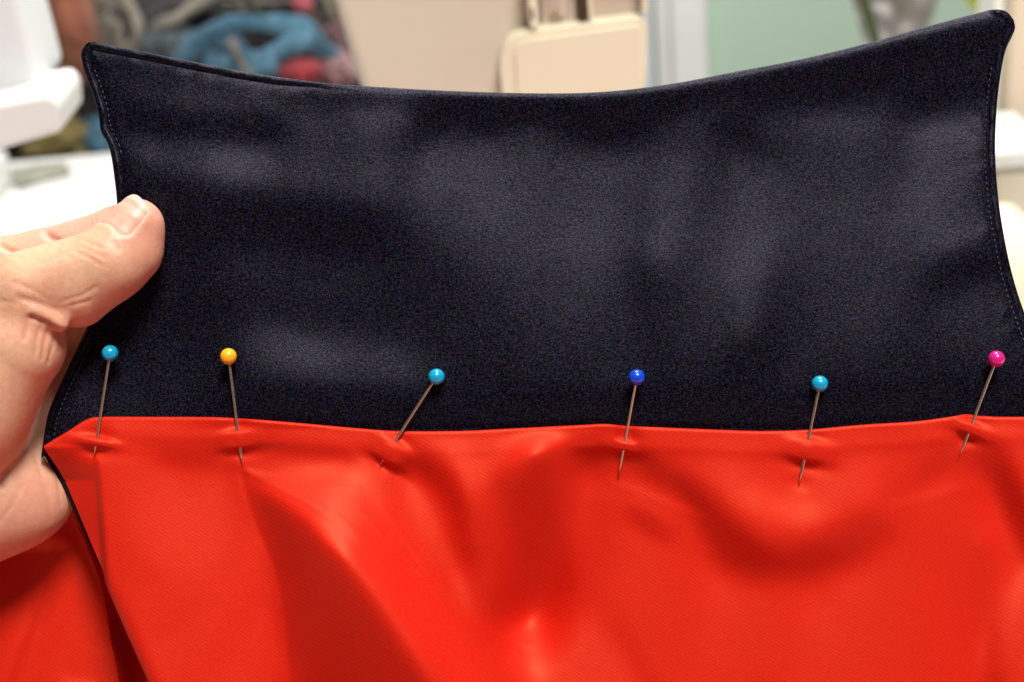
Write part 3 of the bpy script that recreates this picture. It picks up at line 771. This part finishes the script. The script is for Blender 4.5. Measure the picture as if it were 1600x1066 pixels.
for q in ([(126, 384), (150, 396), (166, 404)], [(118, 392), (142, 404), (158, 414)], [(134, 378), (158, 388)], [(176, 378), (186, 392)],
          [(20, 440), (50, 452), (76, 470)], [(100, 470), (128, 462), (150, 448)], [(110, 478), (140, 470)], [(0, 470), (30, 476)]):
    crease(q, 2.8, 0.26, **F_)
crease([(73, 366), (88, 376), (108, 392)], 5, 1.2, zmax=2); crease([(0, 383), (24, 396)], 4, 0.8, zmax=2)
for x in range(112, 176, 9): crease([(x, 326 + (176 - x) * .25), (x + 4, 360)], 2.5, 0.18, zmax=2)
crease([(52, 700), (62, 735), (76, 775), (78, 815)], 4.5, 0.22, zmax=8); crease([(90, 745), (96, 790)], 3, 0.25, zmax=8)
crease([(0, 815), (20, 790), (34, 760)], 4, 0.18, zmax=9); crease([(44, 600), (38, 660), (36, 700)], 5, 0.8, zmax=4)
crease([(20, 690), (10, 740), (0, 760)], 6, 0.7, zmax=8)
# thumb nail laid on the skin
ax0, ax1 = P(180, 396, 11.0), P(216, 350, 9.0)
av = (ax1 - ax0); alen = np.linalg.norm(av); av /= alen
pp = np.array([-av[1], av[0], 0.0]); pp /= np.linalg.norm(pp)
nv = 0.56 * pp + 0.83 * np.array([0, 0, 1.0]); nv -= av * (nv @ av); nv /= np.linalg.norm(nv); bv = np.cross(av, nv)
def sdf_at(p):
    i = np.clip((p - lo) / VOX, 0, np.array(F.shape) - 1.001); k = i.astype(int); f = i - k; out = 0
    for dx in (0, 1):
        for dy in (0, 1):
            for dz in (0, 1):
                out = out + F[k[:, 0] + dx, k[:, 1] + dy, k[:, 2] + dz] * np.abs(1 - dx - f[:, 0]) * np.abs(1 - dy - f[:, 1]) * np.abs(1 - dz - f[:, 2])
    return out
na, nb2 = 36, 30
sa = np.linspace(0, 1, na)[:, None]; sb = np.linspace(-1, 1, nb2)[None, :]
halfw = math.radians(56) * np.clip(1 - (1 - np.clip(sa / 0.22, 0, 1)) ** 2.4 * 0.55, 0, 1) * (1 - 0.22 * np.clip((sa - 0.6) / 0.4, 0, 1) ** 2)
ang = sb * halfw
lon = 3.6 + sa * 10.6 - 1.3 * (sb ** 2) * np.clip(1 - sa * 3, -1, 1) * (1 - sa) - 1.5 * sb ** 2 * sa ** 3
org = ax0 + lon[..., None] * av
dirn = np.cos(ang)[..., None] * nv + np.sin(ang)[..., None] * bv
o_, d_ = org.reshape(-1, 3), dirn.reshape(-1, 3)
rr = np.full(len(o_), 3.0)
for _ in range(40): rr = rr - np.clip(sdf_at(o_ + d_ * rr[:, None]), -1, 1) * 0.8
rr = np.clip(rr, 3.5, 9.5).reshape(na, nb2)
flat = 7.0 - 0.25 * (lon - 7) ** 2 * 0.05
rr = np.where(sa > 0.72, np.maximum(rr, rr[int(na * .72)][None, :] * (1 - 0.10 * ((sa - .72) / .28) ** 2)), rr)
rr = rr + 0.02 + 0.14 * np.minimum(sa * 2, 1) - 0.35 * np.abs(sb) ** 6 - 0.30 * (1 - np.minimum(sa * 8, 1))
nail_o = org + dirn * rr[..., None]; nail_i = org + dirn * (rr - 0.5)[..., None]
nvv = np.concatenate([nail_o.reshape(-1, 3), nail_i.reshape(-1, 3)])
nf = np.vstack([grid_faces(na, nb2, 0, True), grid_faces(na, nb2, na * nb2)]).tolist(); N0 = na * nb2
ring = [j for j in range(nb2)] + [i * nb2 + nb2 - 1 for i in range(1, na)] + [(na - 1) * nb2 + j for j in range(nb2 - 2, -1, -1)] + [i * nb2 for i in range(na - 2, 0, -1)]
for a, b in zip(ring, ring[1:] + ring[:1]): nf.append([a, b, b + N0, a + N0])
# skin folds rise round the nail's base and sides
rp = np.array([nail_o.reshape(-1, 3)[a] for a in ring if a // nb2 < na - 8])
near = np.where((np.abs(hv - ax1) < 16).all(1))[0]
dn = np.sqrt(((hv[near][:, None] - rp[None]) ** 2).sum(-1)).min(1)
hv[near] += hn[near] * (0.20 * np.exp(-(dn / 1.3) ** 2))[:, None]
dn2 = np.sqrt(((hv[near][:, None] - nail_o[2:, 3:-3].reshape(-1, 3)[None]) ** 2).sum(-1)).min(1)
hv[near] -= hn[near] * (0.35 * np.exp(-(dn2 / 0.6) ** 2))[:, None]
hand = thing('hand', loc2w(np.array([P(-60, 800, 0)]))[0], 'left hand gripping the collar edge, thumb in front and fingers behind', 'hand')
sk = mesh_obj('skin', loc2w(hv), hf, M_skin, hand)
def near_pt(p, r): return np.exp(-((hv - p) ** 2).sum(1) / r ** 2)
flush = 0.9 * near_pt(P(232, 365, 9), 11) + 0.8 * near_pt(P(150, 350, -10), 13) + 0.6 * near_pt(P(70, 370, -10), 12) + 0.35 * near_pt(P(95, 520, 14), 8) + 0.4 * near_pt(P(60, 800, 0), 14)
sk.data.attributes.new('flush', 'FLOAT', 'POINT').data.foreach_set('value', np.clip(flush, 0, 1).astype(np.float32))
M_nail = mat('nail', (0.78, 0.46, 0.40), 0.38, 0.35, 0, 0.15, (1, .4, .3), 0.002)
vc = coord(M_nail); gn = noise_tex(M_nail, vc, 300, 2, 0.5)
# pink plate, pale free edge: distance along the nail from the generated box of the nail itself
lk(M_nail, ramp(M_nail, gn.outputs['Fac'], [(0.3, (0.62, 0.31, 0.235)), (0.7, (0.67, 0.37, 0.285))]), bs(M_nail).inputs['Base Color'])
nail = mesh_obj('thumb_nail', loc2w(nvv), nf, M_nail, hand)
M_tip = mat('nail_edge', (0.68, 0.50, 0.38), 0.4, 0.3); nail.data.materials.append(M_tip)
for fi, f in enumerate(nail.data.polygons):
    i = fi // (nb2 - 1)
    if fi < (na - 1) * (nb2 - 1) and i >= na - 6: f.material_index = 1

# ------------------------------------------------------------------ sewing machine behind the collar
YM = 0.70
def pt(px, py, Y): return at(px, py, Y)
mb = at(780, 200, YM); mb[2] = 0.0
sm = thing('sewing_machine', (mb[0], YM + 0.08, 0.0), 'cream sewing machine with a raised rounded front panel behind the collar', 'sewing machine')
def ext(front, dy): return [np.array(p) + np.array([0, dy, 0]) for p in front]
zt = 0.30
def edge_to(pa, pb, z):                          # continue the line pa-pb to height z
    t = (z - pa[2]) / (pb[2] - pa[2]); return pa + (pb - pa) * t
la, lb = pt(520, 0, YM), pt(561, 132, YM); ra, rb = pt(1000, 0, YM), pt(1004, 80, YM)
hf_ = [edge_to(la, lb, zt), edge_to(la, lb, 0.055), edge_to(ra, rb, 0.055), edge_to(ra, rb, zt)]
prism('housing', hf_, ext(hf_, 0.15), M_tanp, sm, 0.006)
bl = np.array([mb[0] - 0.10, YM - 0.02, 0.001]); 
rbox('bed', (mb[0] - 0.10, YM - 0.03, 0.001), (mb[0] + 0.30, YM + 0.16, 0.053), M_cream, sm, 0.008)
rbox('arm', (mb[0] - 0.06, YM + 0.012, zt + 0.002), (mb[0] + 0.30, YM + 0.14, zt + 0.075), M_cream, sm, 0.012)
def rounded(pts, rad, n=8):                      # planar outline with rounded corners
    out = []; pts = [np.array(p) for p in pts]; k = len(pts)
    for i in range(k):
        a, b, c = pts[i - 1], pts[i], pts[(i + 1) % k]; r = rad[i]
        d1 = (a - b) / np.linalg.norm(a - b); d2 = (c - b) / np.linalg.norm(c - b)
        for t in np.linspace(0, 1, n):
            p0, p1 = b + d1 * r, b + d2 * r; out.append((1 - t) ** 2 * p0 + 2 * t * (1 - t) * b + t * t * p1)
    return out
YP = YM - 0.016
pf = rounded([pt(776, 58, YP), pt(790, 205, YP), pt(1008, 172, YP), pt(1012, 26, YP)], [0.016, 0.014, 0.016, 0.006])
prism('front_panel', pf, ext(pf, 0.015), M_cream, sm, 0.0060, 5)
pg = rounded([pt(803, 66, YP - .0015), pt(812, 196, YP - .0015), pt(1000, 168, YP - .0015), pt(1004, 38, YP - .0015)], [0.006, 0.006, 0.014, 0.005])
prism('panel_cover', pg, ext(pg, 0.003), M_cream, sm, 0.0012, 3)
# recessed dial windows over the panel, with their bright ribs
Yw = YM - 0.006
def quad(name, c, Y, dy, mt, bev=0.0012):
    q = [pt(x, y, Y) for x, y in c]; return prism(name, q, ext(q, dy), mt, sm, bev, 3)
quad('window', [(842, -60), (847, 44), (903, 35), (897, -60)], Yw, 0.004, M_mauve)
quad('window', [(912, -60), (920, 36), (1002, 26), (996, -60)], Yw, 0.004, M_mauve)
quad('rib', [(818, -60), (828, 50), (843, 47), (836, -60)], Yw - 0.010, 0.014, M_cream, 0.002)
quad('rib', [(914, -60), (921, 42), (927, 41), (920, -60)], Yw - 0.008, 0.012, M_cream, 0.001)
quad('rib', [(1000, -60), (1004, 24), (1013, 21), (1008, -60)], Yw - 0.010, 0.014, M_cream, 0.002)
quad('gap', [(901, -60), (906, 46), (917, 44), (911, -60)], Yw - 0.0045, 0.004, M_gap, 0.0005)
quad('notch', [(829, 14), (831, 30), (835, 29), (833, 13)], Yw - 0.0105, 0.003, M_gap, 0.0003)
sl = rounded([pt(852, -60, Yw - .0015), pt(857, 30, Yw - .0015), pt(884, 27, Yw - .0015), pt(879, -60, Yw - .0015)], [.002, .0035, .0035, .002])
prism('slot_frame', sl, ext(sl, 0.003), M_tanp, sm, 0.0006, 2)
sl = rounded([pt(858, -60, Yw - .0030), pt(862, 21, Yw - .0030), pt(878, 19, Yw - .0030), pt(873, -60, Yw - .0030)], [.001, .0022, .0022, .001])
prism('lever_slot', sl, ext(sl, 0.003), M_mauve, sm, 0.0003, 2)

# ------------------------------------------------------------------ white appliance at the left
YA = 0.74
wa = thing('white_appliance', (at(-120, 200, YA)[0], YA + 0.05, 0.0), 'white plastic appliance with a jutting ledge at the left edge', 'appliance')
dA = 0.05
up = [at(-260, -80, YA + dA), at(-260, 150, YA + dA), at(102, 98, YA + dA), at(94, 62, YA + dA), at(56, -80, YA + dA)]
prism('upper_housing', ext(up, -dA), up, M_cool, wa, 0.005)
lg = [at(-260, 172, YA + .02), at(-260, 275, YA + .02), at(131, 160, YA + .02), at(128, 118, YA + .02), at(114, 103, YA + .02)]
prism('ledge', ext(lg, -dA), lg, M_white, wa, 0.005)
xl = at(-60, 220, YA)[0]
rbox('pillar', (xl - 0.12, YA - .015, 0.001), (xl - 0.045, YA + 0.12, 0.19), M_white, wa, 0.006)
q = [on(-60, 300, 0), on(22, 300, 0)]
tag(rbox('white_box', (q[0][0], q[0][1] - .1, 0.001), (q[1][0] - 0.004, q[1][1] + 0.02, 0.030), M_white, None, 0.004), 'small white box lying on the table at the left edge', 'box')

# ------------------------------------------------------------------ clothes heaped behind the table
def cloth_mat(name, lo_, hi_, scale=40):
    M = mat(name, lo_, 0.85, 0.15, sheen=0.2); g = noise_tex(M, coord(M), scale, 4, 0.65)
    lk(M, ramp(M, g.outputs['Fac'], [(0.35, lo_), (0.65, hi_)]), bs(M).inputs['Base Color'])
    g2 = noise_tex(M, coord(M), 900, 2, 0.6); lk(M, bump(M, g2.outputs['Fac'], 0.0006, 0.6), bs(M).inputs['Normal']); return M
M_jean = cloth_mat('denim', (0.022, 0.065, 0.11), (0.085, 0.19, 0.27))
M_blk = cloth_mat('black_cloth', (0.006, 0.006, 0.009), (0.045, 0.042, 0.045), 55)
M_rust = cloth_mat('rust_cloth', (0.13, 0.040, 0.022), (0.23, 0.085, 0.05))
M_olive = cloth_mat('olive_cloth', (0.10, 0.075, 0.022), (0.26, 0.21, 0.085))
M_wine = cloth_mat('wine_cloth', (0.06, 0.006, 0.010), (0.26, 0.03, 0.04))
M_grey = cloth_mat('grey_cloth', (0.11, 0.10, 0.085), (0.26, 0.24, 0.20))
M_khaki = cloth_mat('khaki_cloth', (0.09, 0.075, 0.06), (0.22, 0.19, 0.14))
def heap(c, rad, seed, amp=0.22, n=70, k=46, fold=5.0):
    c = np.asarray(c, float); th = np.linspace(0.02, math.pi - 0.02, k); ph = np.arange(n) / n * 2 * math.pi; out = []
    for a in th:
        for b in ph:
            d = Vector((math.sin(a) * math.cos(b), math.sin(a) * math.sin(b), math.cos(a)))
            q = d * 1.3 + Vector((seed * 3.1, seed * 1.7, 0)); wq = noise.noise_vector(q * 1.1) * 0.7
            r1 = 1 - abs(noise.noise((q + wq) * fold * 0.35)) * 2.0
            r2 = 1 - abs(noise.noise((q + wq) * fold * 0.8)) * 2.0
            s = 1 + amp * (r1 - 0.4) + amp * 0.45 * (r2 - 0.4)
            out.append(c + np.array(d) * rad * s)
    return np.array(out), grid_faces(k, n, 0, False, True)
def garment(name, lab, px, py, Y, rx, ry, rz, mt, seed, amp=0.25, fold=5.0, cat='garment'):
    c = at(px, py, Y); v, f = heap(c, np.array([rx, ry, rz]), seed, amp, fold=fold)
    g = thing(name, (c[0], c[1], v[:, 2].min()), lab, cat); mesh_obj('cloth', v, f, mt, g); return g
g = garment('black_garment', 'black crumpled garment with grey trim on top of the clothes heap', 260, 70, 1.48, 0.17, 0.10, 0.10, M_blk, 1)
def strip(path, wid, mt, parent, name, Y):
    p = smooth_curve([at(x, y, Y + dy) for x, y, dy in path], 40)
    v, f = tube(p, wid * (1 + 0.18 * np.sin(np.linspace(0, 9, 40))), 18)
    c_ = np.repeat(p, 18, 0); out = []
    for a, b in zip(v, c_):                      # rumple the cloth of the roll
        q = Vector(a * 38); k_ = 1 + 0.5 * (0.5 - abs(noise.noise(q)) * 2) + 0.2 * noise.noise(q * 2.7)
        out.append(b + (a - b) * np.array([k_, 0.6, k_]))
    mesh_obj(name, np.array(out), f, mt, parent)
strip([(185, -20, 0), (205, 15, -.01), (214, 45, -.015), (205, 78, -.01), (196, 100, 0)], 0.0052, M_grey, g, 'trim', 1.375)
strip([(160, 80, 0), (166, 50, -.01), (178, 34, -.015), (186, 60, -.01), (184, 95, 0)], 0.0048, M_grey, g, 'trim', 1.375)
strip([(244, 60, 0), (252, 40, -.01), (285, 22, -.012), (330, -10, 0)], 0.0050, M_grey, g, 'trim', 1.375)
strip([(215, 80, 0), (235, 72, -.01), (262, 88, 0)], 0.0050, M_khaki, g, 'trim', 1.375)
garment('rust_garment', 'rust brown cloth between the white appliance and the black garment', 112, 40, 1.37, 0.024, 0.03, 0.055, M_rust, 2, 0.15, 3)
garment('charcoal_garment', 'charcoal cloth at the back of the clothes heap', 470, -10, 1.60, 0.10, 0.09, 0.12, M_blk, 3)
garment('dark_under_garment', 'dark cloth at the bottom of the heap beside the ledge', 150, 165, 1.46, 0.05, 0.06, 0.06, M_blk, 9)
j = garment('blue_jeans', 'faded blue jeans folded over in the middle of the heap', 325, 118, 1.385, 0.045, 0.03, 0.022, M_jean, 4, 0.18, 4)
strip([(272, 105, .01), (305, 70, 0), (350, 42, -.01), (405, 34, -.01), (462, 42, -.005), (492, 62, 0), (520, 100, .01)], 0.0085, M_jean, j, 'folded_leg', 1.345)
strip([(352, 48, .0), (365, 72, -.01), (392, 92, -.012), (430, 84, -.012), (468, 62, -.008), (482, 50, 0)], 0.0085, M_jean, j, 'folded_leg', 1.345)
strip([(360, 120, .0), (395, 108, -.01), (432, 98, -.012)], 0.011, M_jean, j, 'folded_leg', 1.34)
strip([(395, 130, 0), (372, 88, -.005), (360, 62, 0)], 0.0028, M_khaki, j, 'hem', 1.326)
garment('red_garment', 'dark red cloth low in the heap beside the machine', 468, 112, 1.33, 0.020, 0.02, 0.010, M_wine, 5, 0.2, 4)
garment('mauve_garment', 'mauve and wine cloth touching the left side of the machine', 520, 112, 1.36, 0.022, 0.02, 0.018, cloth_mat('mauve_cloth', (0.12, 0.03, 0.035), (0.30, 0.20, 0.20), 60), 6, 0.3, 5)
g = garment('khaki_garment', 'khaki cloth with a dark strap next to the top of the machine', 510, 25, 1.44, 0.035, 0.03, 0.055, M_khaki, 7)
strip([(482, -20, 0), (500, 10, -.01), (520, 42, -.01), (535, 70, 0)], 0.005, M_blk, g, 'strap', 1.395)
garment('pink_garment', 'small bit of pink cloth above the jeans', 472, 8, 1.37, 0.009, 0.008, 0.009, cloth_mat('pink_cloth', (0.22, 0.03, 0.05), (0.36, 0.09, 0.11)), 8, 0.2, 3)
garment('olive_garment', 'olive cloth under the ledge of the white appliance', 66, 212, 1.39, 0.054, 0.04, 0.034, M_olive, 10, 0.22, 4)
garment('brown_garment', 'dark brown cloth at the left edge under the ledge', 0, 208, 1.335, 0.018, 0.02, 0.012, M_blk, 11, 0.2, 4)
garment('denim_garment', 'blue denim beside the left edge of the collar', 158, 215, 1.38, 0.020, 0.02, 0.022, M_jean, 12, 0.15, 4)
rg = [on(x, y, 0.0015) for x, y in ((16, 270), (60, 263), (104, 259), (112, 272), (70, 282), (26, 296))]
tag(prism('folded_rag', [p + np.array([0, 0, 0.004]) for p in rg], rg, cloth_mat('grey_green_cloth', (0.16, 0.16, 0.12), (0.34, 0.34, 0.28)), None, 0.0015, 2), 'grey-green folded rag lying on the white table', 'rag')
M_pat = cloth_mat('patterned_cloth', (0.02, 0.02, 0.025), (0.22, 0.20, 0.17), 130)
M_slate = cloth_mat('slate_cloth', (0.02, 0.03, 0.04), (0.09, 0.11, 0.12), 80)
garment('patterned_garment', 'dark patterned cloth above the left collar corner', 168, 25, 1.385, 0.018, 0.02, 0.034, M_pat, 21, 0.4, 7)
garment('slate_garment', 'slate grey cloth between the black garment and the jeans', 268, 78, 1.37, 0.024, 0.02, 0.018, M_slate, 22, 0.4, 7)
garment('speckled_garment', 'speckled grey cloth above the jeans', 395, -2, 1.40, 0.034, 0.02, 0.014, M_pat, 23, 0.4, 7)
garment('plum_garment', 'plum cloth behind the right end of the jeans', 528, 72, 1.39, 0.018, 0.02, 0.022, cloth_mat('plum_cloth', (0.04, 0.015, 0.02), (0.15, 0.09, 0.09), 90), 24, 0.4, 7)
# ------------------------------------------------------------------ right side: planter, cream post, small things
YPl = 1.12
pl_, pr_ = at(1345, 0, YPl), at(1498, 0, YPl)
cpl = (pl_ + pr_) / 2; cpl[2] = 0.0; rt = (pr_[0] - pl_[0]) / 2
lw = at(1372, 80, YPl)
slope = 0.30
zs = np.linspace(0.002, 0.20, 22); ztop = pl_[2]
prof = [max(rt - (ztop - z) * slope, 0.02) for z in zs]
nn = 40; th = np.arange(nn) / nn * 2 * math.pi
pv = np.array([[cpl[0] + r * math.cos(a), YPl + 0.04 + r * math.sin(a), z] for z, r in list(zip(zs, prof)) + [(0.20, prof[-1] - .006), (0.185, prof[-1] - .008)] for a in th])
M_pot = mat('mottled_glaze', (0.4, 0.38, 0.38), 0.4); gp = noise_tex(M_pot, coord(M_pot), 38, 3, 0.55)
lk(M_pot, ramp(M_pot, gp.outputs['Fac'], [(0.36, (0.13, 0.12, 0.10)), (0.50, (0.26, 0.24, 0.24)), (0.60, (0.62, 0.60, 0.62))]), bs(M_pot).inputs['Base Color'])
po = thing('planter', (cpl[0], YPl + 0.04, 0.0), 'mottled grey and white planter behind the right half of the collar', 'planter')
fl = grid_faces(len(zs) + 2, nn, 0, True, True).tolist(); fl.append(list(range(nn))); fl.append(list(range((len(zs) + 1) * nn, (len(zs) + 2) * nn))[::-1])
mesh_obj('pot', pv, fl, M_pot, po)
def leaf(name, path, wid, mt, parent, Y):
    p = smooth_curve([at(x, y, Y + dy) for x, y, dy in path], 24); t = np.linspace(0, 1, 24)
    tgv = np.gradient(p, axis=0); tgv /= np.linalg.norm(tgv, axis=1)[:, None]
    sd = np.cross(tgv, [0, 1, 0.2]); sd /= np.linalg.norm(sd, axis=1)[:, None]; nrm_ = np.cross(sd, tgv)
    hw = wid * np.sin(np.clip(t * 0.92 + 0.06, 0, 1) * math.pi) ** 0.7
    a = [p + sd * (hw * s)[:, None] + nrm_ * (np.abs(s) * hw * 0.35)[:, None] for s in (-1, -.5, 0, .5, 1)]
    b = [x - nrm_ * 0.0006 for x in a[::-1]]
    v = np.stack(a + b, 1); mesh_obj(name, v.reshape(-1, 3), grid_faces(24, 10, 0, False, True), mt, parent)
M_leaf = plain('dark_leaf', (0.045, 0.065, 0.015), 0.45); M_lime = plain('lime_leaf', (0.50, 0.58, 0.03), 0.45)
leaf('leaf', [(1342, -60, 0), (1348, -10, -.01), (1358, 30, -.012), (1370, 70, -.01), (1376, 110, 0)], 0.0042, M_leaf, po, YPl + .01)
leaf('leaf', [(1500, -60, 0), (1528, -12, -.01), (1548, 14, -.01), (1566, 44, 0)], 0.0100, M_lime, po, YPl)
# cream post and white pieces at the right edge
YR = 0.98
a, b = at(1577, 100, YR), at(1720, 100, YR)
sr = thing('cream_stand', ((a[0] + b[0]) / 2, YR + .03, 0.0), 'cream upright stand cut off by the right edge of the picture', 'stand')
rbox('post', (a[0], YR, 0.001), (b[0], YR + 0.06, 0.42), plain('cream_paint', (0.74, 0.62, 0.48), 0.45), sr, 0.004)
a2 = at(1560, 100, YR)
rbox('edge_strip', (a2[0], YR + .012, 0.001), (a[0] - 0.0006, YR + 0.05, 0.42), M_trim, sr, 0.002)
YB = 0.90
a, b = at(1545, 215, YB), at(1640, 215, YB); zz = at(1575, 232, YB)[2]
wb = [at(1520, 205, YB), at(1520, 262, YB), at(1566, 246, YB), at(1578, 226, YB), at(1600, 262, YB), at(1700, 262, YB), at(1700, 196, YB)]
z_b = at(1575, 300, YB)[2]
t_ = thing('beige_box', ((a[0] + b[0]) / 2, YB + 0.03, 0.0), 'small beige box with a white lid beside the right collar edge', 'box')
rbox('box_body', (a[0] + .004, YB, 0.001), (b[0], YB + 0.07, zz - 0.013), plain('beige_paint', (0.62, 0.56, 0.44), 0.4), t_, 0.005)
rbox('lid', (a[0], YB - .004, zz - 0.0125), (b[0] + .004, YB + 0.074, zz), M_white, t_, 0.004)
